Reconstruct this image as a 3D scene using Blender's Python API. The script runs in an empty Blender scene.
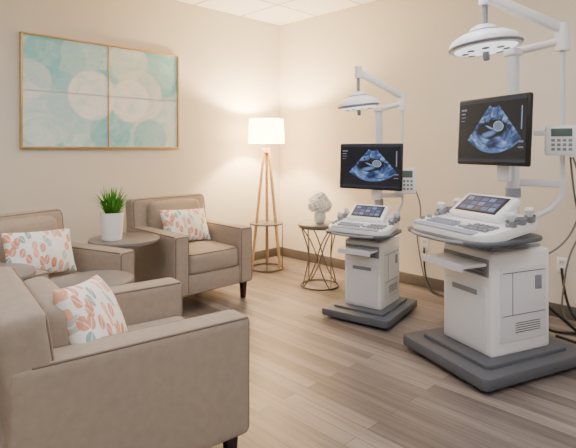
import bpy, bmesh, math, random
from mathutils import Vector, Matrix, Euler
random.seed(7)
R=math.radians
def lin(c):
    o=[]
    for v in c:
        v=v/255.0
        o.append(v/12.92 if v<=0.04045 else ((v+0.055)/1.055)**2.4)
    return (*o,1)
COL=bpy.context.scene.collection
# ---------------- materials
def newmat(name):
    m=bpy.data.materials.new(name); m.use_nodes=True
    nt=m.node_tree; b=nt.nodes['Principled BSDF']
    return m,nt,b
def N(nt,t,**kw):
    n=nt.nodes.new(t)
    for k,v in kw.items(): setattr(n,k,v)
    return n
def L(nt,a,b): nt.links.new(a,b)
def mathn(nt,op,a,b=None,c=None):
    n=N(nt,'ShaderNodeMath',operation=op)
    for i,x in enumerate([a,b,c]):
        if x is None: continue
        if isinstance(x,(int,float)): n.inputs[i].default_value=x
        else: L(nt,x,n.inputs[i])
    return n.outputs[0]
def mixc(nt,fac,a,b,blend='MIX'):
    n=N(nt,'ShaderNodeMix',data_type='RGBA',blend_type=blend)
    for i,x in ((0,fac),(6,a),(7,b)):
        if isinstance(x,(int,float)): n.inputs[i].default_value=x
        elif isinstance(x,tuple): n.inputs[i].default_value=x
        else: L(nt,x,n.inputs[i])
    return n.outputs[2]
def ramp(nt,fac,stops,interp='LINEAR'):
    n=N(nt,'ShaderNodeValToRGB'); cr=n.color_ramp; cr.interpolation=interp
    while len(cr.elements)<len(stops): cr.elements.new(0.5)
    for e,(p,c) in zip(cr.elements,stops): e.position=p; e.color=c
    L(nt,fac,n.inputs[0]); return n.outputs[0]
def mat(name,col,rough=.5,metal=0,var=.06,scale=8,bump=0,bscale=200,coat=0,trans=0):
    m,nt,b=newmat(name)
    c=lin(col)
    tc=N(nt,'ShaderNodeTexCoord'); no=N(nt,'ShaderNodeTexNoise'); no.inputs['Scale'].default_value=scale
    L(nt,tc.outputs['Object'],no.inputs['Vector'])
    d=tuple([x*(1-var) for x in c[:3]])+(1,); e=tuple([min(1,x*(1+var)) for x in c[:3]])+(1,)
    L(nt,ramp(nt,no.outputs[0],[(.3,d),(.7,e)]),b.inputs['Base Color'])
    b.inputs['Roughness'].default_value=rough; b.inputs['Metallic'].default_value=metal
    if coat: b.inputs['Coat Weight'].default_value=coat
    if trans: b.inputs['Transmission Weight'].default_value=trans
    if bump:
        n2=N(nt,'ShaderNodeTexNoise'); n2.inputs['Scale'].default_value=bscale
        L(nt,tc.outputs['Object'],n2.inputs['Vector'])
        bp=N(nt,'ShaderNodeBump'); bp.inputs['Strength'].default_value=bump; bp.inputs['Distance'].default_value=.002
        L(nt,n2.outputs[0],bp.inputs['Height']); L(nt,bp.outputs[0],b.inputs['Normal'])
    return m
M_wall=mat('wall_paint',(229,222,207),.85,var=.01,scale=2,bump=.15,bscale=300)
M_base=mat('baseboard_vinyl',(100,94,89),.5)
M_fab=mat('taupe_fabric',(165,151,137),.9,var=.05,scale=30,bump=.5,bscale=500)
M_pipe=mat('piping_fabric',(124,110,97),.8)
M_dwood=mat('dark_leg_wood',(42,28,24),.35)
M_gold=mat('gold_frame',(204,172,118),.35,.6)
M_white=mat('white_plastic',(248,249,252),.35,var=.01,coat=.2)
M_white2=mat('offwhite_plastic',(230,232,238),.4,var=.01)
M_grey=mat('grey_plastic',(140,144,154),.45,var=.03)
M_dgrey=mat('slate_plastic',(92,95,103),.5,var=.03)
M_key=mat('key_plastic',(156,166,184),.45,var=.02)
M_black=mat('black_plastic',(20,21,24),.35)
M_groove=mat('groove_shadow_gap',(120,122,128),.6)
M_metal=mat('bronze_metal',(124,116,110),.35,.8)
M_tabtop=mat('grey_table_top',(122,116,113),.35,var=.05,coat=.2)
M_oak=mat('oak_leg',(204,166,118),.5,var=.12,scale=25)
M_pot=mat('white_ceramic',(246,246,246),.25,var=.01,coat=.3)
M_leaf=mat('leaf_green',(76,150,44),.5,var=.35,scale=14)
M_soil=mat('soil',(50,38,30),.9)
M_petal=mat('white_petal',(253,252,249),.7,var=.01,scale=40)
M_plate=mat('outlet_plastic',(248,247,244),.4,var=.01)
M_cable=mat('black_cable',(24,23,23),.5)
M_cablew=mat('grey_cable',(120,118,116),.5)

def floor_mat():
    m,nt,b=newmat('plank_floor')
    g=N(nt,'ShaderNodeNewGeometry'); sp=N(nt,'ShaderNodeSeparateXYZ'); L(nt,g.outputs['Position'],sp.inputs[0])
    cb=N(nt,'ShaderNodeCombineXYZ'); L(nt,sp.outputs[1],cb.inputs[0]); L(nt,sp.outputs[0],cb.inputs[1])
    br=N(nt,'ShaderNodeTexBrick'); br.offset=.37; br.offset_frequency=2
    br.inputs['Scale'].default_value=1; br.inputs['Brick Width'].default_value=1.22; br.inputs['Row Height'].default_value=.085
    br.inputs['Mortar Size'].default_value=.0016; br.inputs['Mortar Smooth'].default_value=.2
    br.inputs['Color1'].default_value=lin((104,95,90)); br.inputs['Color2'].default_value=lin((150,139,132)); br.inputs['Mortar'].default_value=lin((76,69,65))
    L(nt,cb.outputs[0],br.inputs['Vector'])
    mp=N(nt,'ShaderNodeMapping'); mp.inputs['Scale'].default_value=(1.1,24,1); L(nt,cb.outputs[0],mp.inputs[0])
    no=N(nt,'ShaderNodeTexNoise'); no.inputs['Scale'].default_value=1.4; no.inputs['Detail'].default_value=6; no.inputs['Roughness'].default_value=.65
    L(nt,mp.outputs[0],no.inputs['Vector'])
    st=ramp(nt,no.outputs[0],[(.3,(.56,.55,.55,1)),(.52,(.97,.97,.97,1)),(.72,(1.26,1.26,1.26,1))])
    c=mixc(nt,.9,br.outputs[0],st,'MULTIPLY'); L(nt,c,b.inputs['Base Color'])
    b.inputs['Roughness'].default_value=.36
    bp=N(nt,'ShaderNodeBump'); bp.inputs['Strength'].default_value=.12; bp.inputs['Distance'].default_value=.002
    L(nt,no.outputs[0],bp.inputs['Height']); L(nt,bp.outputs[0],b.inputs['Normal'])
    return m
def ceil_mat():
    m,nt,b=newmat('ceiling_tile')
    g=N(nt,'ShaderNodeNewGeometry')
    br=N(nt,'ShaderNodeTexBrick'); br.offset=0
    br.inputs['Scale'].default_value=1; br.inputs['Brick Width'].default_value=.6; br.inputs['Row Height'].default_value=.6
    br.inputs['Mortar Size'].default_value=.012
    br.inputs['Color1'].default_value=lin((248,248,245)); br.inputs['Color2'].default_value=lin((245,244,240)); br.inputs['Mortar'].default_value=lin((190,187,182))
    L(nt,g.outputs['Position'],br.inputs['Vector']); L(nt,br.outputs[0],b.inputs['Base Color']); b.inputs['Roughness'].default_value=.9
    return m
def pillow_mat():
    m,nt,b=newmat('leaf_print_fabric')
    uv=N(nt,'ShaderNodeTexCoord')
    cur=lin((248,246,242))
    for (ang,sx,sy,ox,dens,seed) in ((40,9.5,5.4,.0,.62,1.3),(-48,9.5,5.4,.45,.42,7.7)):
        mp=N(nt,'ShaderNodeMapping'); mp.inputs['Rotation'].default_value=(0,0,R(ang)); mp.inputs['Scale'].default_value=(sx,sy,1); mp.inputs['Location'].default_value=(ox+20,ox*.7+20,0)
        L(nt,uv.outputs['UV'],mp.inputs[0])
        sp=N(nt,'ShaderNodeSeparateXYZ'); L(nt,mp.outputs[0],sp.inputs[0])
        X=sp.outputs[0]
        Y=mathn(nt,'ADD',sp.outputs[1],mathn(nt,'MULTIPLY',mathn(nt,'FLOOR',X),.5))
        fx=mathn(nt,'SUBTRACT',mathn(nt,'FRACT',X),.5); fy=mathn(nt,'MULTIPLY',mathn(nt,'SUBTRACT',mathn(nt,'FRACT',Y),.5),2.1)
        wid=mathn(nt,'MULTIPLY',mathn(nt,'SUBTRACT',1.0,mathn(nt,'MULTIPLY',fy,fy)),.38)
        ax=mathn(nt,'ABSOLUTE',fx)
        inside=mathn(nt,'LESS_THAN',ax,wid)
        cid=N(nt,'ShaderNodeCombineXYZ'); L(nt,mathn(nt,'FLOOR',X),cid.inputs[0]); L(nt,mathn(nt,'FLOOR',Y),cid.inputs[1]); cid.inputs[2].default_value=seed
        wn=N(nt,'ShaderNodeTexWhiteNoise'); wn.noise_dimensions='3D'; L(nt,cid.outputs[0],wn.inputs['Vector'])
        sc=N(nt,'ShaderNodeSeparateColor'); L(nt,wn.outputs['Color'],sc.inputs[0])
        on=mathn(nt,'LESS_THAN',sc.outputs[1],dens)
        col=ramp(nt,sc.outputs[0],[(0,lin((226,136,96))),(.28,lin((236,170,136))),(.44,lin((122,164,158))),(.62,lin((182,192,184))),(.80,lin((222,142,104)))],'CONSTANT')
        vein=mathn(nt,'GREATER_THAN',ax,.04)
        f=mathn(nt,'MULTIPLY',mathn(nt,'MULTIPLY',inside,on),mathn(nt,'ADD',.3,mathn(nt,'MULTIPLY',vein,.55)))
        cur=mixc(nt,f,cur,col)
    L(nt,cur,b.inputs['Base Color']); b.inputs['Roughness'].default_value=.9
    return m
def art_mat():
    m,nt,b=newmat('abstract_print')
    g=N(nt,'ShaderNodeTexCoord')
    no=N(nt,'ShaderNodeTexNoise'); no.inputs['Scale'].default_value=2.6; no.inputs['Detail'].default_value=6; no.inputs['Distortion'].default_value=2.2
    L(nt,g.outputs['UV'],no.inputs['Vector'])
    base=ramp(nt,no.outputs[0],[(.28,lin((112,200,210))),(.42,lin((160,220,226))),(.5,lin((224,243,243))),(.58,lin((172,224,228))),(.7,lin((242,248,246)))])
    cl=N(nt,'ShaderNodeTexNoise'); cl.inputs['Scale'].default_value=5; cl.inputs['Detail'].default_value=7; cl.inputs['Distortion'].default_value=1.6
    L(nt,g.outputs['UV'],cl.inputs['Vector'])
    cloud=ramp(nt,cl.outputs[0],[(.34,(.55,.55,.55,1)),(.56,(1,1,1,1))])
    wn=N(nt,'ShaderNodeTexNoise'); wn.inputs['Scale'].default_value=3; L(nt,g.outputs['UV'],wn.inputs['Vector'])
    va=N(nt,'ShaderNodeVectorMath',operation='MULTIPLY_ADD'); L(nt,wn.outputs['Color'],va.inputs[0]); va.inputs[1].default_value=(.06,.06,0); L(nt,g.outputs['UV'],va.inputs[2])
    cur=base
    circ=[(.28,.78,.30,(122,204,212),.8),(.20,.28,.28,(224,242,242),.85),(1.32,.78,.28,(130,202,210),.8),(1.34,.25,.30,(220,238,236),.8),
          (.50,.42,.30,(168,222,228),.7),(1.10,.52,.28,(236,242,236),.85),(.80,.16,.22,(128,204,212),.8),(.98,.86,.22,(238,244,238),.8),(.52,.88,.2,(194,232,236),.8),(1.22,.10,.2,(128,204,212),.7),(.08,.6,.18,(234,243,241),.7),
          (.62,.50,.25,(255,255,254),1.0),(1.0,.47,.22,(252,252,250),1.0)]
    for (u,v,r,c,a) in circ:
        d=N(nt,'ShaderNodeVectorMath',operation='DISTANCE'); L(nt,va.outputs[0],d.inputs[0]); d.inputs[1].default_value=(u+.03,v+.03,.0)
        sp=ramp(nt,mathn(nt,'DIVIDE',d.outputs['Value'],r),[(.0,(a*.85,)*3+(1,)),(.90,(a,)*3+(1,)),(.97,(0,0,0,1))])
        cur=mixc(nt,mathn(nt,'MULTIPLY',sp,cloud),cur,lin(c))
        ring=ramp(nt,mathn(nt,'DIVIDE',d.outputs['Value'],r*1.1),[(.86,(0,0,0,1)),(.88,(.4,.4,.4,1)),(.90,(0,0,0,1))])
        cur=mixc(nt,ring,cur,lin((204,212,200)))
    L(nt,cur,b.inputs['Base Color']); b.inputs['Roughness'].default_value=.5
    return m
def screen_mat(name,touch=False):
    m,nt,b=newmat(name)
    t=N(nt,'ShaderNodeTexCoord'); sp=N(nt,'ShaderNodeSeparateXYZ'); L(nt,t.outputs['UV'],sp.inputs[0])
    u,v=sp.outputs[0],sp.outputs[1]
    def box(x0,x1,y0,y1):
        a=mathn(nt,'MULTIPLY',mathn(nt,'GREATER_THAN',u,x0),mathn(nt,'LESS_THAN',u,x1))
        c=mathn(nt,'MULTIPLY',mathn(nt,'GREATER_THAN',v,y0),mathn(nt,'LESS_THAN',v,y1))
        return mathn(nt,'MULTIPLY',a,c)
    if not touch:
        x=mathn(nt,'MULTIPLY',mathn(nt,'SUBTRACT',u,.55),1.42); y=mathn(nt,'SUBTRACT',1.0,v)
        r=mathn(nt,'SQRT',mathn(nt,'ADD',mathn(nt,'MULTIPLY',x,x),mathn(nt,'MULTIPLY',y,y)))
        ang=mathn(nt,'ABSOLUTE',mathn(nt,'ARCTAN2',x,y))
        fan=mathn(nt,'MULTIPLY',mathn(nt,'MULTIPLY',mathn(nt,'LESS_THAN',r,.86),mathn(nt,'GREATER_THAN',r,.14)),mathn(nt,'LESS_THAN',ang,.72))
        pc=N(nt,'ShaderNodeCombineXYZ'); L(nt,mathn(nt,'MULTIPLY',mathn(nt,'ARCTAN2',x,y),1.8),pc.inputs[0]); L(nt,mathn(nt,'MULTIPLY',r,6.0),pc.inputs[1])
        no=N(nt,'ShaderNodeTexNoise'); no.inputs['Scale'].default_value=1.3; no.inputs['Detail'].default_value=8; no.inputs['Distortion'].default_value=.9; no.inputs['Roughness'].default_value=.65
        L(nt,pc.outputs[0],no.inputs['Vector'])
        c=ramp(nt,no.outputs[0],[(.34,lin((14,22,46))),(.46,lin((44,66,112))),(.57,lin((92,122,172))),(.70,lin((176,196,224)))])
        def ell(cx,cy,rx,ry,stops,an=0,nz=.7):
            du=mathn(nt,'SUBTRACT',u,cx); dv=mathn(nt,'SUBTRACT',v,cy)
            ca,sa=math.cos(an),math.sin(an)
            aa=mathn(nt,'ADD',mathn(nt,'MULTIPLY',du,ca),mathn(nt,'MULTIPLY',dv,sa)); bb=mathn(nt,'SUBTRACT',mathn(nt,'MULTIPLY',dv,ca),mathn(nt,'MULTIPLY',du,sa))
            aa=mathn(nt,'DIVIDE',aa,rx); bb=mathn(nt,'DIVIDE',bb,ry)
            rr=mathn(nt,'SQRT',mathn(nt,'ADD',mathn(nt,'MULTIPLY',aa,aa),mathn(nt,'MULTIPLY',bb,bb)))
            rr=mathn(nt,'ADD',rr,mathn(nt,'MULTIPLY',mathn(nt,'SUBTRACT',no.outputs[0],.5),nz))
            return ramp(nt,mathn(nt,'MULTIPLY',rr,.5),[(p,(q,q,q,1)) for p,q in stops])
        c=mixc(nt,ell(.53,.52,.27,.17,[(.40,1),(.5,0)],.25,.5),c,lin((6,10,24)))
        c=mixc(nt,ell(.48,.44,.15,.055,[(.2,1),(.5,0)],.3),c,lin((92,120,168)))
        c=mixc(nt,ell(.62,.56,.075,.085,[(.40,.35),(.45,1),(.5,0)],.3,.3),c,lin((168,188,218)))
        c=mixc(nt,ell(.50,.54,.10,.018,[(.2,1),(.5,0)],-.5),c,lin((116,144,190)))
        c=mixc(nt,fan,lin((8,12,23)),c)
        for (x0,x1,y0,y1,cc) in [(.0,1,.95,1,(34,42,58)),(.03,.12,.84,.87,(110,118,135)),(.03,.10,.78,.8,(110,118,135)),(.03,.11,.72,.74,(80,90,106)),(.03,.09,.66,.68,(80,90,106)),(.9,.97,.3,.33,(100,110,130)),(.9,.97,.22,.24,(100,110,130)),(.0,1,0,.045,(26,36,54)),(.93,.945,.5,.85,(120,138,165))]:
            c=mixc(nt,box(x0,x1,y0,y1),c,lin(cc))
    else:
        c=lin((40,50,76))
        for i in range(5):
            for j in range(3):
                cc=[(64,90,140),(50,66,104),(90,120,170)][(i*2+j)%3]
                c=mixc(nt,box(.05+i*.19,.2+i*.19,.08+j*.3,.3+j*.3),c,lin(cc))
    em=N(nt,'ShaderNodeEmission'); 
    L(nt,c,em.inputs[0]); em.inputs[1].default_value=1.3
    b.inputs['Base Color'].default_value=(0.01,0.01,0.012,1); b.inputs['Roughness'].default_value=.25
    ad=N(nt,'ShaderNodeAddShader'); L(nt,em.outputs[0],ad.inputs[0]); L(nt,b.outputs[0],ad.inputs[1])
    L(nt,ad.outputs[0],nt.nodes['Material Output'].inputs[0])
    return m
def emis(name,col,s,base=(240,235,225)):
    m,nt,b=newmat(name); tc=N(nt,'ShaderNodeTexCoord'); no=N(nt,'ShaderNodeTexNoise'); no.inputs['Scale'].default_value=60
    L(nt,tc.outputs['Object'],no.inputs['Vector'])
    c=lin(col); L(nt,ramp(nt,no.outputs[0],[(.3,tuple(x*.96 for x in c[:3])+(1,)),(.7,c)]),b.inputs['Emission Color'])
    b.inputs['Base Color'].default_value=lin(base); b.inputs['Emission Strength'].default_value=s; b.inputs['Roughness'].default_value=.8
    return m
M_floor=floor_mat(); M_ceil=ceil_mat(); M_pillow=pillow_mat(); M_art=art_mat(); M_scr=screen_mat('ultrasound_image'); M_touch=screen_mat('touch_ui',True)
M_shade=emis('lamp_shade_linen',(255,208,146),24); M_panel=emis('light_panel_diffuser',(250,250,255),10.5); M_led=emis('led_lens',(245,248,250),1.6,(200,205,210))
M_lcd=mat('lcd_grey',(92,112,110),.2)

# ---------------- geometry helpers
def finish(name,me,m,parent,loc=(0,0,0),rot=(0,0,0),smooth=True):
    o=bpy.data.objects.new(name,me); COL.objects.link(o)
    if m is not None and len(me.materials)==0: me.materials.append(m)
    if smooth:
        for p in me.polygons: p.use_smooth=True
    o.location=loc; o.rotation_euler=rot
    if parent is not None: o.parent=parent
    return o
def empty(name,loc=(0,0,0),rz=0,s=1):
    e=bpy.data.objects.new(name,None); COL.objects.link(e); e.location=loc; e.rotation_euler=(0,0,rz)
    e.scale=s if isinstance(s,tuple) else (s,s,s); e.empty_display_size=.1
    return e
def autosm(o):
    me=o.data
    bm=bmesh.new(); bm.from_mesh(me)
    for e in bm.edges:
        if len(e.link_faces)==2 and e.calc_face_angle(0)>R(35): e.smooth=False
    bm.to_mesh(me); bm.free()
def box(name,size,loc,m,parent,bev=.006,rot=(0,0,0),seg=3,taper=1):
    bm=bmesh.new(); bmesh.ops.create_cube(bm,size=1)
    for v in bm.verts:
        t=taper if v.co.z<0 else 1
        v.co=Vector((v.co.x*size[0]*t,v.co.y*size[1]*t,v.co.z*size[2]))
    if bev>0: bmesh.ops.bevel(bm,geom=bm.edges[:],offset=min(bev,min(size)*.45),segments=seg,profile=.5,affect='EDGES')
    me=bpy.data.meshes.new(name); bm.to_mesh(me); bm.free()
    o=finish(name,me,m,parent,loc,rot); autosm(o); return o
def soft(name,size,loc,m,parent,r=.04,crown=(0,0,0),rot=(0,0,0),cuts=15):
    bm=bmesh.new(); bmesh.ops.create_cube(bm,size=2)
    bmesh.ops.subdivide_edges(bm,edges=bm.edges[:],cuts=cuts,use_grid_fill=True)
    h=Vector(size)/2; r=min(r,min(h)*.98)
    for v in bm.verts:
        t=Vector([math.sin(max(-1,min(1,c))*math.pi/2) for c in v.co])
        p=Vector((t.x*h.x,t.y*h.y,t.z*h.z))
        inn=Vector([max(-(h[i]-r),min(h[i]-r,p[i])) for i in range(3)])
        d=p-inn
        if d.length>1e-9: p=inn+d.normalized()*r
        q=Vector((p.x/h.x,p.y/h.y,p.z/h.z))
        for i in range(3):
            j,k=(i+1)%3,(i+2)%3
            p[i]+=crown[i]*(1-q[j]**2)*(1-q[k]**2)*q[i]
        v.co=p
    me=bpy.data.meshes.new(name); bm.to_mesh(me); bm.free()
    return finish(name,me,m,parent,loc,rot)
def lathe(name,prof,loc,m,parent,n=40,rot=(0,0,0)):
    bm=bmesh.new(); rings=[]
    for (r,z) in prof:
        if r<1e-6: rings.append([bm.verts.new((0,0,z))])
        else: rings.append([bm.verts.new((r*math.cos(2*math.pi*i/n),r*math.sin(2*math.pi*i/n),z)) for i in range(n)])
    for a,b in zip(rings,rings[1:]):
        for i in range(n):
            j=(i+1)%n
            if len(a)==1 and len(b)==1: continue
            if len(a)==1: bm.faces.new((a[0],b[i],b[j]))
            elif len(b)==1: bm.faces.new((a[i],a[j],b[0]))
            else: bm.faces.new((a[i],a[j],b[j],b[i]))
    bmesh.ops.recalc_face_normals(bm,faces=bm.faces[:])
    me=bpy.data.meshes.new(name); bm.to_mesh(me); bm.free()
    o=finish(name,me,m,parent,loc,rot); autosm(o); return o
def cyl(name,r,h,loc,m,parent,rot=(0,0,0),r2=None,n=32):
    r2=r if r2 is None else r2; b=min(.004,h*.2,r*.2)
    return lathe(name,[(0,-h/2),(r-b,-h/2),(r,-h/2+b),(r2,h/2-b),(r2-b,h/2),(0,h/2)],loc,m,parent,n,rot)
def tube(name,pts,r,m,parent,smooth=False,cyclic=False,res=4):
    cu=bpy.data.curves.new(name,'CURVE'); cu.dimensions='3D'; cu.bevel_depth=r; cu.bevel_resolution=res; cu.use_fill_caps=True
    if smooth:
        s=cu.splines.new('NURBS'); s.points.add(len(pts)-1)
        for p,q in zip(s.points,pts): p.co=(*q,1)
        s.order_u=4; s.use_endpoint_u=not cyclic; s.use_cyclic_u=cyclic; s.resolution_u=8
    else:
        s=cu.splines.new('POLY'); s.points.add(len(pts)-1)
        for p,q in zip(s.points,pts): p.co=(*q,1)
        s.use_cyclic_u=cyclic
    tmp=bpy.data.objects.new('tmp',cu); COL.objects.link(tmp)
    bpy.context.view_layer.update()
    dg=bpy.context.evaluated_depsgraph_get()
    me=bpy.data.meshes.new_from_object(tmp.evaluated_get(dg)); me.name=name
    bpy.data.objects.remove(tmp); 
    me.materials.clear()
    return finish(name,me,m,parent)
def rrect(w,h,r,n=5):
    pts=[]
    for cx,cy,a0 in ((w/2-r,h/2-r,0),(-w/2+r,h/2-r,90),(-w/2+r,-h/2+r,180),(w/2-r,-h/2+r,270)):
        for i in range(n+1):
            a=R(a0+90*i/n); pts.append((cx+r*math.cos(a),cy+r*math.sin(a)))
    return pts
def plate(name,outline,z0,z1,m,parent,bev=.006,loc=(0,0,0),rot=(0,0,0)):
    bm=bmesh.new(); vs=[bm.verts.new((x,y,z0)) for x,y in outline]; f=bm.faces.new(vs)
    r=bmesh.ops.extrude_face_region(bm,geom=[f]); 
    for v in r['geom']:
        if isinstance(v,bmesh.types.BMVert): v.co.z=z1
    bmesh.ops.recalc_face_normals(bm,faces=bm.faces[:])
    if bev:
        ed=[e for e in bm.edges if abs(e.verts[0].co.z-e.verts[1].co.z)<1e-6]
        bmesh.ops.bevel(bm,geom=ed,offset=bev,segments=2,profile=.5,affect='EDGES')
    me=bpy.data.meshes.new(name); bm.to_mesh(me); bm.free()
    o=finish(name,me,m,parent,loc,rot); autosm(o); return o
def quad(name,w,h,loc,rot,m,parent,us=1,vs=1):
    me=bpy.data.meshes.new(name); me.from_pydata([(-w/2,0,-h/2),(w/2,0,-h/2),(w/2,0,h/2),(-w/2,0,h/2)],[],[(0,1,2,3)])
    uv=me.uv_layers.new(name='UVMap')
    for i,c in enumerate([(0,0),(us,0),(us,vs),(0,vs)]): uv.data[i].uv=c
    return finish(name,me,m,parent,loc,rot,False)
def manybox(name,items,m,parent,loc=(0,0,0),rot=(0,0,0)):
    bm=bmesh.new()
    for (c,s) in items:
        g=bmesh.ops.create_cube(bm,size=1)
        for v in g['verts']: v.co=Vector((v.co.x*s[0]*(0.88 if v.co.z>0 else 1)+c[0],v.co.y*s[1]*(0.88 if v.co.z>0 else 1)+c[1],v.co.z*s[2]+c[2]))
    me=bpy.data.meshes.new(name); bm.to_mesh(me); bm.free()
    return finish(name,me,m,parent,loc,rot,False)

# ---------------- room
X0,Y0,H=-6.6,-6.6,2.7
def slab(name,size,loc,m): return box(name,size,loc,m,None,bev=0)
slab('floor',(-X0+.2,-Y0+.2,.1),(X0/2,Y0/2,-.05),M_floor)
slab('ceiling',(-X0+.2,-Y0+.2,.1),(X0/2,Y0/2,H+.05),M_ceil)
slab('wall_left',(-X0+.2,.1,H),(X0/2,.05,H/2),M_wall)
slab('wall_right',(.1,-Y0,H),(.05,Y0/2,H/2),M_wall)
slab('wall_back',(.1,-Y0,H),(X0-.05,Y0/2,H/2),M_wall)
slab('wall_front',(-X0+.2,.1,H),(X0/2,Y0-.05,H/2),M_wall)
box('baseboard_left',(-X0,.014,.1),(X0/2,-.007,.05),M_base,None,bev=.004)
box('baseboard_right',(.014,-Y0-.014,.1),(-.007,Y0/2,.05),M_base,None,bev=.004)
box('baseboard_back',(.014,-Y0-.014,.1),(X0+.007,Y0/2,.05),M_base,None,bev=.004)
box('baseboard_front',(-X0,.014,.1),(X0/2,Y0+.007,.05),M_base,None,bev=.004)
for i,(x,y) in enumerate([(-1.5,-2.7),(-3.3,-1.8),(-3.3,-3.9),(-1.5,-4.8),(-5.1,-2.4),(-5.1,-4.8),(-3.3,-5.7)]):
    e=empty('ceiling_light_panel',(x,y,H-.012))
    plate('diffuser',rrect(1.14,.54,.01),-.004,.0,M_panel,e,bev=0)
    for a,b,c,d in ((0,.285,1.2,.03),(0,-.285,1.2,.03)): box('frame_long',(c,d,.02),(a,b,0),M_white,e,.003)
    for a in (-.585,.585): box('frame_short',(.03,.54,.02),(a,0,0),M_white,e,.003)

# ---------------- art
art=empty('framed_abstract_art',(-2.10,-.022,1.71))
AW,AH=1.412,.91
quad('print_backing',AW-.02,AH-.02,(0,.004,0),(0,0,0),M_white,art)
def artpanel(name,x0,x1,z0,z1):
    o=quad(name,x1-x0,z1-z0,((x0+x1)/2,-.004,(z0+z1)/2),(0,0,0),M_art,art)
    uv=o.data.uv_layers[0]
    for i,(a,b) in enumerate([(x0,z0),(x1,z0),(x1,z1),(x0,z1)]): uv.data[i].uv=((a+AW/2)/AH,(b+AH/2)/AH)
g=.006
artpanel('panel_1',-AW/2+.01,-g,g,AH/2-.01); artpanel('panel_2',g,AW/2-.01,g,AH/2-.01)
artpanel('panel_3',-AW/2+.01,-g,-AH/2+.01,-g); artpanel('panel_4',g,AW/2-.01,-AH/2+.01,-g)
for z in (-AH/2+.008,AH/2-.008): box('frame_rail',(AW,.036,.016),(0,0,z),M_gold,art,.003)
for x in (-AW/2+.008,AW/2-.008,0): box('frame_stile',(.016 if x else .012,.036,AH-.03),(x,0 if x else .004,0),M_gold,art,.003)

# ---------------- armchair
def armchair(loc,rz,W=.75,D=.82,bh=.63):
    e=empty('armchair',loc,rz)
    aw=.13; ah=.60
    for sx in (-1,1):
        for sy in (-1,1):
            box('leg',(.05,.05,.15),(sx*(W/2-.055),sy*(D/2-.06),.075),M_dwood,e,.005,taper=.7)
    box('base_frame',(W-.04,D-.06,.13),(0,0,.205),M_fab,e,.02)
    box('front_apron',(W-2*aw+.01,.03,.15),(0,-D/2+.03,.215),M_fab,e,.012)
    for sx in (-1,1):
        soft('arm',(aw,D-.04,ah-.14),(sx*(W/2-aw/2),-.02,(ah+.14)/2),M_fab,e,r=.022,crown=(.004,0,.004))
        pts=[(sx*(W/2-aw/2)+p[0],-D/2+.004,(ah+.14)/2+p[1]) for p in rrect(aw-.022,ah-.14-.022,.018)]
        tube('piping_front',pts,.0045,M_pipe,e,cyclic=True)
        for s2 in (-1,1):
            xx=sx*(W/2-aw/2)+s2*(aw/2-.006)
            tube('piping_top',[(xx,-D/2+.012,ah-.006),(xx,D/2-.1,ah-.006)],.0045,M_pipe,e)
    soft('seat_cushion',(W-2*aw-.004,D-.17,.17),(0,-.075,.365),M_fab,e,r=.04,crown=(0,.006,.018))
    cw,cd=W-2*aw-.02,D-.19
    for zz in (.44,.293):
        tube('cushion_piping',[(p[0],p[1]-.075,zz) for p in rrect(cw,cd+.004,.04)],.004,M_pipe,e,cyclic=True)
    t=R(-8); zc=.2+bh/2
    soft('back_frame',(W-.01,.15,bh),(0,D/2-.11,zc),M_fab,e,r=.04,crown=(.0,.006,.004),rot=(t,0,0))
    soft('back_cushion',(W-2*aw+.0,.14,bh-.23),(0,D/2-.215,.60-(.63-bh)/2),M_fab,e,r=.055,crown=(0,.02,.01),rot=(t,0,0))
    m=Matrix.Translation((0,D/2-.11,zc))@Euler((t,0,0)).to_matrix().to_4x4()
    tube('back_piping',[tuple(m@Vector((p[0],-.066,p[1]))) for p in rrect(W-.04,bh-.03,.04)],.0045,M_pipe,e,cyclic=True)
    return e
armchair((-1.685,-.635,0),0)
th=R(18); c18,s18=math.cos(th),math.sin(th)
lx,ly=.375,-.41
armchair((-2.47-(c18*lx-s18*ly),-1.24-(s18*lx+c18*ly),0),th)
armchair((-3.138,-2.307,0),R(82),D=.865,bh=.56)

def pillow(loc,rot,w=.42,h=.34,T=.075):
    n=24; bm=bmesh.new(); uvl=bm.loops.layers.uv.new('UVMap')
    grids=[]
    for s in (1,-1):
        g=[]
        for i in range(n+1):
            row=[]
            for j in range(n+1):
                x=math.sin((i/n*2-1)*math.pi/2); y=math.sin((j/n*2-1)*math.pi/2)
                if s==-1 and (i in(0,n) or j in (0,n)): row.append(grids[0][i][j]); continue
                th=T*(max(0,(1-x*x)*(1-y*y)))**.42
                px=x*(1-.07*(1-y*y)); py=y*(1-.07*(1-x*x))
                wr=.004*math.sin(9*x+4*y)*(1-x*x)*(1-y*y)
                row.append(bm.verts.new((px*w/2,-s*(th+wr),py*h/2)))
            g.append(row)
        grids.append(g)
    for s,g in zip((1,-1),grids):
        for i in range(n):
            for j in range(n):
                q=[g[i][j],g[i+1][j],g[i+1][j+1],g[i][j+1]]
                if s==-1: q=q[::-1]
                f=bm.faces.new(q)
                for l in f.loops: l[uvl].uv=(l.vert.co.x/.42*1.1+.5,l.vert.co.z/.42*1.1+.5)
    me=bpy.data.meshes.new('throw_pillow'); bm.to_mesh(me); bm.free()
    return finish('throw_pillow',me,M_pillow,None,loc,rot)
pillow((-1.70,-.63,.605),(R(-24),R(3),R(4)),.46,.29)
pillow((-2.98,-1.02,.62),(R(-24),R(3),th+R(-10)),.42,.28)
pillow((-3.22,-2.375,.60),(R(-26),R(8),R(50)),.47,.33)

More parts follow.
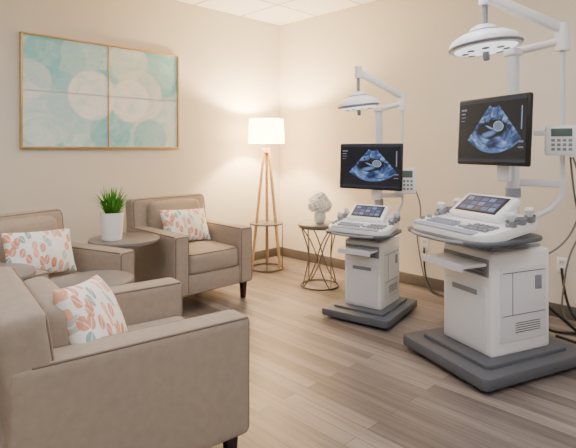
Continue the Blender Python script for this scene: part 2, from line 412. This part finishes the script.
# ---------------- side tables
def wire_table(loc,r,h,name='wire_side_table'):
    e=empty(name,loc)
    plate('top',[(r*math.cos(2*math.pi*i/48),r*math.sin(2*math.pi*i/48)) for i in range(48)],h-.022,h,M_tabtop,e,.005)
    for rr,z in ((r-.012,h-.03),(r*.86,.008)):
        tube('ring',[(rr*math.cos(2*math.pi*i/40),rr*math.sin(2*math.pi*i/40),z) for i in range(40)],.007,M_metal,e,cyclic=True)
    for k in range(4):
        a=2*math.pi*k/4+.5
        for s in (-1,1):
            pts=[]
            for i in range(13):
                t=i/12; ang=a+s*(t-.5)*1.5
                rad=(r-.015)*(1-t)+r*.86*t; rad*=1-.42*math.sin(math.pi*t)
                pts.append((rad*math.cos(ang),rad*math.sin(ang),(h-.03)*(1-t)+.008*t))
            tube('leg',pts,.006,M_metal,e)
    return e
wire_table((-.63,-1.19,0),.2,.57)
def drum_table(loc,r,h):
    e=empty('round_side_table',loc)
    plate('top',[(r*math.cos(2*math.pi*i/48),r*math.sin(2*math.pi*i/48)) for i in range(48)],h-.028,h,M_tabtop,e,.008)
    cyl('stem',.022,h-.05,(0,0,(h-.05)/2+.02),M_metal,e)
    lathe('foot',[(0,0),(r*.7,0),(r*.7,.01),(r*.3,.02),(.03,.05),(0,.05)],(0,0,0),M_metal,e)
    return e
drum_table((-2.33,-.80,0),.25,.60)
drum_table((-2.92,-1.66,0),.20,.57)
drum_table((-3.40,-1.62,0),.20,.68)

# ---------------- plant
def plant(loc):
    e=empty('potted_grass_plant',loc)
    lathe('pot',[(0,0),(.066,0),(.07,.004),(.082,.19),(.082,.196),(.074,.196),(.072,.17),(0,.17)],(0,0,0),M_pot,e)
    cyl('soil',.073,.01,(0,0,.168),M_soil,e)
    bm=bmesh.new()
    for k in range(120):
        a=random.uniform(0,2*math.pi); tilt=random.uniform(.05,1.25); Ln=random.uniform(.14,.23); w=random.uniform(.006,.010)
        r0=random.uniform(0,.045); p=Vector((r0*math.cos(a),r0*math.sin(a),.168)); prev=None; side=Vector((-math.sin(a),math.cos(a),0))
        for i in range(7):
            t=i/6; ww=w*(1-t**1.8)+.0004
            l=bm.verts.new(p+side*ww); c=bm.verts.new(p-Vector((math.cos(a),math.sin(a),0))*ww*.5); r=bm.verts.new(p-side*ww)
            if prev: bm.faces.new((prev[0],prev[1],c,l)); bm.faces.new((prev[1],prev[2],r,c))
            prev=(l,c,r); an=tilt*(.35+1.1*t)
            p=p+Vector((math.cos(a)*math.sin(an),math.sin(a)*math.sin(an),math.cos(an)))*Ln/6
    me=bpy.data.meshes.new('leaves'); bm.to_mesh(me); bm.free(); finish('leaves',me,M_leaf,e)
plant((-2.43,-.81,.601))
def flowers(loc):
    e=empty('flower_vase',loc)
    lathe('vase',[(0,0),(.034,0),(.05,.02),(.058,.05),(.052,.085),(.036,.11),(.034,.125),(.04,.135),(.036,.135),(.03,.12),(0,.1)],(0,0,0),M_pot,e)
    bm=bmesh.new()
    heads=[(-.065,0,.17,.065),(.06,.02,.175,.065),(0,-.055,.165,.065),(.0,.055,.19,.065),(.0,-.01,.215,.065)]
    for hx,hy,hz,hr in heads:
        for k in range(46):
            z=1-2*(k+.5)/46; ph=k*2.39996; q=math.sqrt(1-z*z); d=Vector((q*math.cos(ph),q*math.sin(ph),z))
            mt=Matrix.Translation(Vector((hx,hy,hz))+d*hr*random.uniform(.85,1.05))@d.to_track_quat('Z','Y').to_matrix().to_4x4()@Matrix.Diagonal((1,1,.45,1))
            bmesh.ops.create_icosphere(bm,subdivisions=1,radius=.017,matrix=mt)
        bmesh.ops.create_icosphere(bm,subdivisions=2,radius=hr*.9,matrix=Matrix.Translation((hx,hy,hz)))
    me=bpy.data.meshes.new('blossoms'); bm.to_mesh(me); bm.free(); finish('blossoms',me,M_petal,e)
flowers((-.63,-1.19,.571))

# ---------------- lamp
def lamp(loc):
    e=empty('tripod_floor_lamp',loc,R(20))
    for k in range(3):
        a=2*math.pi*k/3+R(25)
        p0=Vector((.17*math.cos(a),.17*math.sin(a),0)); p1=Vector((.028*math.cos(a),.028*math.sin(a),1.24))
        d=p1-p0
        box('leg',(.03,.022,d.length-.01),tuple((p0+p1)/2+Vector((0,0,.006))),M_oak,e,.004,rot=d.to_track_quat('Z','Y').to_euler())
    cyl('hub',.045,.05,(0,0,1.235),M_oak,e)
    cyl('stem',.01,.14,(0,0,1.32),M_metal,e)
    plate('shelf',[(.175*math.cos(2*math.pi*i/48),.175*math.sin(2*math.pi*i/48)) for i in range(48)],.462,.48,M_tabtop,e,.004)
    tube('base_ring',[(.175*math.cos(2*math.pi*i/40),.175*math.sin(2*math.pi*i/40),.008) for i in range(40)],.008,M_metal,e,cyclic=True)
    for k in range(4):
        a=2*math.pi*k/4+R(30); tube('rod',[(.168*math.cos(a),.168*math.sin(a),.008),(.168*math.cos(a),.168*math.sin(a),.465)],.005,M_metal,e)
    lathe('shade',[(.192,1.31),(.18,1.565),(.177,1.565),(.189,1.31),(.192,1.31)],(0,0,0),M_shade,e,48)
    lathe('bulb',[(0,1.37),(.016,1.375),(.024,1.39),(.02,1.41),(0,1.42)],(0,0,0),M_pot,e)
    tube('spider',[(-.18,0,1.37),(.18,0,1.37)],.002,M_metal,e)
    l=bpy.data.lights.new('lamp_bulb','POINT'); l.energy=150; l.color=(1,.73,.44); l.shadow_soft_size=.03
    o=bpy.data.objects.new('lamp_bulb',l); COL.objects.link(o); o.parent=e; o.location=(0,0,1.48)
lamp((-.54,-.36,0))

# ---------------- ultrasound machine
def machine(loc,rz,s,mon_z=1.385,mon_yaw=0,mon_w=.60,box_z=1.31,mon_x=0,us=1.25,lpx=(0,-.06),ex=.16,ey=.40):
    e=empty('ultrasound_machine',loc,rz,s)
    for x,y in ((-.27,-.32),(.27,-.32),(-.24,.33),(.24,.33)):
        cyl('caster_wheel',.022,.03,(x,y,.022),M_dgrey,e,rot=(0,R(90),0)); box('caster_fork',(.045,.04,.02),(x,y,.035),M_dgrey,e,.006)
    ol=[]
    for p in rrect(.71,.82,.035,6):
        x,y=p; x*= (1-.06*(y+.38)/.76) if y>0 else 1
        ol.append((x,y))
    plate('base_platform',ol,.026,.09,M_dgrey,e,.010)
    plate('base_upper',[(x*.76,y*.78+.01) for x,y in ol],.085,.11,M_dgrey,e,.006)
    box('cabinet',(.40,.46,.59),(0,.02,.395),M_white,e,.025)
    box('front_panel',(.33,.012,.36),(0,-.212,.31),M_white2,e,.006)
    box('front_grille_panel',(.36,.012,.10),(0,-.213,.60),M_grey,e,.004)
    manybox('front_grille_slots',[((0,-.221,.565+.02*i),(.32,.006,.007)) for i in range(4)],M_dgrey,e)
    box('drive_bay',(.2,.008,.03),(0,-.219,.45),M_grey,e,.003)
    for sx in (-1,1):
        box('side_panel',(.012,.36,.42),(sx*.2,.03,.39),M_white2,e,.006)
        manybox('side_groove',[((sx*.207,.03,.33),(.003,.35,.004)),((sx*.207,-.06,.45),(.003,.004,.24)),((sx*.207,.03,.57),(.003,.35,.004))],M_groove,e)
        manybox('side_vents',[((sx*.207,.06,.23+.013*i),(.004,.2,.004)) for i in range(5)],M_groove,e)
        box('side_port',(.006,.05,.08),(sx*.208,.14,.50),M_grey,e,.003)
    box('pull_out_tray',(.34,.20,.02),(0,-.29,.62),M_white,e,.008)
    box('tray_lip',(.34,.014,.045),(0,-.388,.615),M_white2,e,.006)
    box('neck',(.30,.34,.10),(0,.02,.72),M_white2,e,.02)
    box('neck_band',(.33,.38,.02),(0,.02,.70),M_grey,e,.006)
    cy=-.14
    co=[]
    for p in rrect(.70,.54,.12,7):
        x,y=p; x*=1-.14*(y+.27)/.54; 
        if y<-.2: y-=.04*(1-(x/.37)**2)
        co.append((x,y+cy))
    plate('console_bumper',co,.755,.78,M_dgrey,e,.01)
    c2=[((x)*.93,(y-cy)*.92+cy+.005) for x,y in co]
    ce=empty('console_top',(0,cy,.80)); ce.parent=e; ce.rotation_euler=(R(8),0,0)
    plate('console_shell',[(x,y-cy) for x,y in c2],-.015,.05,M_white,ce,.016)
    manybox('keys',[((-.2+.031*i,-.17+.031*j,.055),(.024,.024,.012)) for i in range(8) for j in range(3)],M_key,ce)
    manybox('keys_b',[((.12+.034*i,-.17+.04*j,.055),(.027,.026,.012)) for i in range(5) for j in range(3)],M_grey,ce)
    plate('palm_rest',rrect(.5,.06,.02),.05,.055,M_key,ce,.002,loc=(0,-.23,0))
    cyl('trackball_ring',.036,.014,(.075,-.14,.055),M_grey,ce); lathe('trackball',[(0,.024)]+[(.026*math.sin(a),.026*math.cos(a)) for a in [.3,.6,.9,1.2,1.57]],(.075,-.14,.057),M_white,ce)
    for i in range(5): cyl('knob',.014,.02,(-.27,-.16+.055*i,.06),M_grey,ce); cyl('knob',.012,.018,(.28,-.03+.035*i,.06),M_grey,ce)
    te=empty('touch_panel',(0,.08,.115)); te.parent=ce; te.rotation_euler=(R(-64),0,0)
    box('touch_housing',(.40,.05,.21),(0,.01,0),M_white,te,.018)
    box('touch_bezel',(.32,.008,.15),(0,-.016,0),M_black,te,.003)
    quad('touch_screen',.30,.135,(0,-.0215,0),(0,0,0),M_touch,te)
    box('touch_support',(.32,.12,.08),(0,.13,.06),M_white,ce,.02)
    for sx in (-1,1):
        for k in range(3):
            px,py=sx*.28,.0+.07*k
            lathe('probe_cup',[(.02,0),(.028,.035),(.032,.035),(.025,0),(.02,0)],(px,py,.045),M_grey,ce,20)
            if k!=1:
                lathe('probe',[(0,.0),(.012,.0),(.014,.05),(.024,.07),(.026,.085),(.02,.095),(0,.098)],(px,py,.03),M_white2,ce,20)
    tube('handle',[(-.3,-.36,.77),(-.22,-.455,.765),(0,-.475,.765),(.22,-.455,.765),(.3,-.36,.77)],.011,M_grey,e,True)
    box('column_foot',(.16,.14,.06),(0,.14,.80),M_white2,e,.015)
    box('column',(.065,.05,1.07),(0,.17,1.33),M_white2,e,.012)
    cyl('column_collar',.045,.06,(0,.17,1.0),M_grey,e)
    me_=empty('display',(mon_x,.05,mon_z)); me_.parent=e; me_.rotation_euler=(R(-3),0,mon_yaw)
    box('display_shell',(mon_w,.035,.425),(0,0,0),M_black,me_,.012)
    quad('display_image',mon_w-.03,.39,(0,-.0185,.004),(0,0,0),M_scr,me_)
    box('display_back',(mon_w*.6,.03,.25),(0,.025,0),M_dgrey,me_,.012)
    box('display_arm',(.05,.12,.05),(0,.11,mon_z),M_white2,e,.01)
    box('display_stand',(.10,.03,.14),(0,.10,mon_z-.24),M_white2,e,.01)
    zt=1.87
    box('column_cap',(.09,.08,.05),(0,.17,zt),M_white,e,.012)
    tube('boom_link',[(0,.17,zt),(ex,ey,zt+.06)],.024,M_white,e,res=6)
    cyl('elbow_joint',.042,.17,(ex,ey,zt+.08),M_white,e)
    lp=Vector((lpx[0],lpx[1],2.19)); el=Vector((ex,ey,2.0))
    d=lp-el
    box('spring_arm',(.055,.065,d.length),tuple((lp+el)/2),M_white,e,.018,rot=d.to_track_quat('Z','Y').to_euler())
    cyl('lamp_joint',.036,.11,(lp.x,lp.y,2.19),M_white,e)
    cyl('lamp_stem',.016,.16,(lp.x,lp.y,2.07),M_grey,e)
    he=empty('exam_light_head',(lp.x,lp.y,1.90)); he.parent=e; he.rotation_euler=(R(4),R(-4),0)
    lathe('light_dome',[(0,.115),(.05,.113),(.075,.10),(.085,.075),(.14,.06),(.185,.035),(.205,.01),(.21,-.012),(.2,-.03),(.185,-.03),(.18,-.02),(0,-.02)],(0,0,0),M_white,he,48)
    lathe('light_lens',[(.178,-.018),(.17,-.035),(.1,-.045),(0,-.048)],(0,0,0),M_led,he,48)
    lathe('light_ring',[(.206,-.004),(.214,-.012),(.208,-.024),(.200,-.02)],(0,0,0),M_grey,he,48)
    lathe('light_ring_inner',[(.082,.082),(.090,.080),(.092,.072),(.086,.07)],(0,0,0),M_grey,he,48)
    lathe('light_handle',[(0,-.045),(.02,-.045),(.02,-.09),(.014,-.1),(0,-.1)],(0,0,0),M_grey,he,20)
    for k in range(8):
        a=2*math.pi*k/8
        cyl('led',.022,.006,(.115*math.cos(a),.115*math.sin(a),-.045),M_grey,he,n=16)
    tube('accessory_pole',[(ex,ey,zt+.02),(ex,ey,.98),(ex*.8,ey-.06,.9),(.1,.24,.86)],.016,M_white2,e,res=6)
    box('pole_bracket',(.24,.03,.045),(.08,.29,1.06),M_white2,e,.008,rot=(0,0,R(35)))
    box('pole_clamp',(.05,.06,.06),(ex,ey,box_z+.02),M_grey,e,.01)
    box('unit_arm',(.16,.03,.04),(ex-.06,ey-.05,box_z+.05),M_white2,e,.008,rot=(0,0,R(40)))
    be=empty('vitals_unit',(ex+.03,ey-.05,box_z)); be.parent=e; be.rotation_euler=(0,0,R(40)); be.scale=(us,us,us*(.85 if s[0]>.9 else .92))
    box('unit_shell',(.16,.08,.19),(0,-.03,0),M_white,be,.014)
    box('unit_screen',(.10,.006,.05),(0,-.071,.05),M_lcd,be,.002)
    manybox('unit_keys',[((-.04+.027*i,-.071,-.0-.028*j),(.018,.006,.018)) for i in range(4) for j in range(3)],M_grey,be)
    return e
machine((-1.066,-2.964,0),R(-111),(.98,.99,.985),1.38,R(-2),.585,box_z=1.32,mon_x=-.05,us=1.1)
machine((-.92,-1.98,0),R(-80),(.75,.75,.835),1.335,R(0),.70,box_z=1.20,mon_x=-.04,us=1.4,lpx=(-.09,-.12),ex=.16)

# ---------------- outlets
def outlet(y,z):
    e=empty('wall_outlet',(-.004,y,z))
    box('cover',(.007,.075,.118),(0,0,0),M_plate,e,.003)
    for dz in (-.026,.026): box('socket',(.004,.036,.032),(-.004,0,dz),M_white2,e,.002); manybox('slots',[((-.0065,-.008,dz),(.002,.003,.012)),((-.0065,.008,dz),(.002,.003,.012))],M_black,e)
outlet(-1.90,.39); outlet(-3.03,.39)
e=empty('power_cables')
for pts,r,m in [
 ([(-.74,-3.14,.3),(-.58,-3.32,.1),(-.45,-3.3,.008),(-.3,-3.4,.008),(-.15,-3.3,.008),(-.12,-3.1,.02),(-.03,-3.04,.3),(-.012,-3.03,.37)],.009,M_cable),
 ([(-.74,-3.04,.25),(-.48,-3.05,.02),(-.3,-3.15,.008),(-.2,-3.4,.008),(-.25,-3.7,.008),(-.1,-4.0,.008)],.009,M_cable),
 ([(-.72,-2.94,.2),(-.44,-2.9,.01),(-.25,-2.8,.008),(-.12,-2.5,.008),(-.2,-2.2,.008),(-.1,-1.95,.01),(-.02,-1.9,.3),(-.012,-1.90,.36)],.008,M_cable),
 ([(-.70,-3.2,.1),(-.55,-3.5,.01),(-.35,-3.6,.008),(-.3,-3.35,.008),(-.15,-3.5,.008),(-.2,-3.8,.008)],.009,M_cable),
 ([(-.60,-2.12,1.0),(-.48,-2.18,.8),(-.50,-2.1,.6),(-.38,-2.06,.45),(-.38,-2.12,.1),(-.25,-2.15,.008),(-.1,-2.3,.008)],.005,M_cablew),
 ([(-.66,-3.27,1.2),(-.48,-3.24,.9),(-.34,-3.27,.7),(-.44,-3.2,.6),(-.40,-3.15,.3),(-.3,-3.1,.008),(-.1,-3.3,.008)],.006,M_cablew),
 ([(-.68,-3.29,1.2),(-.58,-3.35,.95),(-.62,-3.31,.7),(-.72,-3.16,.6)],.006,M_cablew)]:
    tube('cord',pts,r,m,e,True)

# ---------------- world, camera
w=bpy.data.worlds.new('World'); bpy.context.scene.world=w; w.use_nodes=True
w.node_tree.nodes['Background'].inputs[0].default_value=(.9,.9,.9,1); w.node_tree.nodes['Background'].inputs[1].default_value=.3
cam=bpy.data.cameras.new('camera'); co=bpy.data.objects.new('camera',cam); COL.objects.link(co)
cam.sensor_width=36; cam.sensor_fit='HORIZONTAL'; cam.lens=36*493/576; cam.shift_y=-(224-149)/576; cam.clip_start=.05
co.location=(-4.004,-4.211,1.25)
f=Vector((.7007,.7135,0)); co.rotation_euler=f.to_track_quat('-Z','Y').to_euler()
bpy.context.scene.camera=co
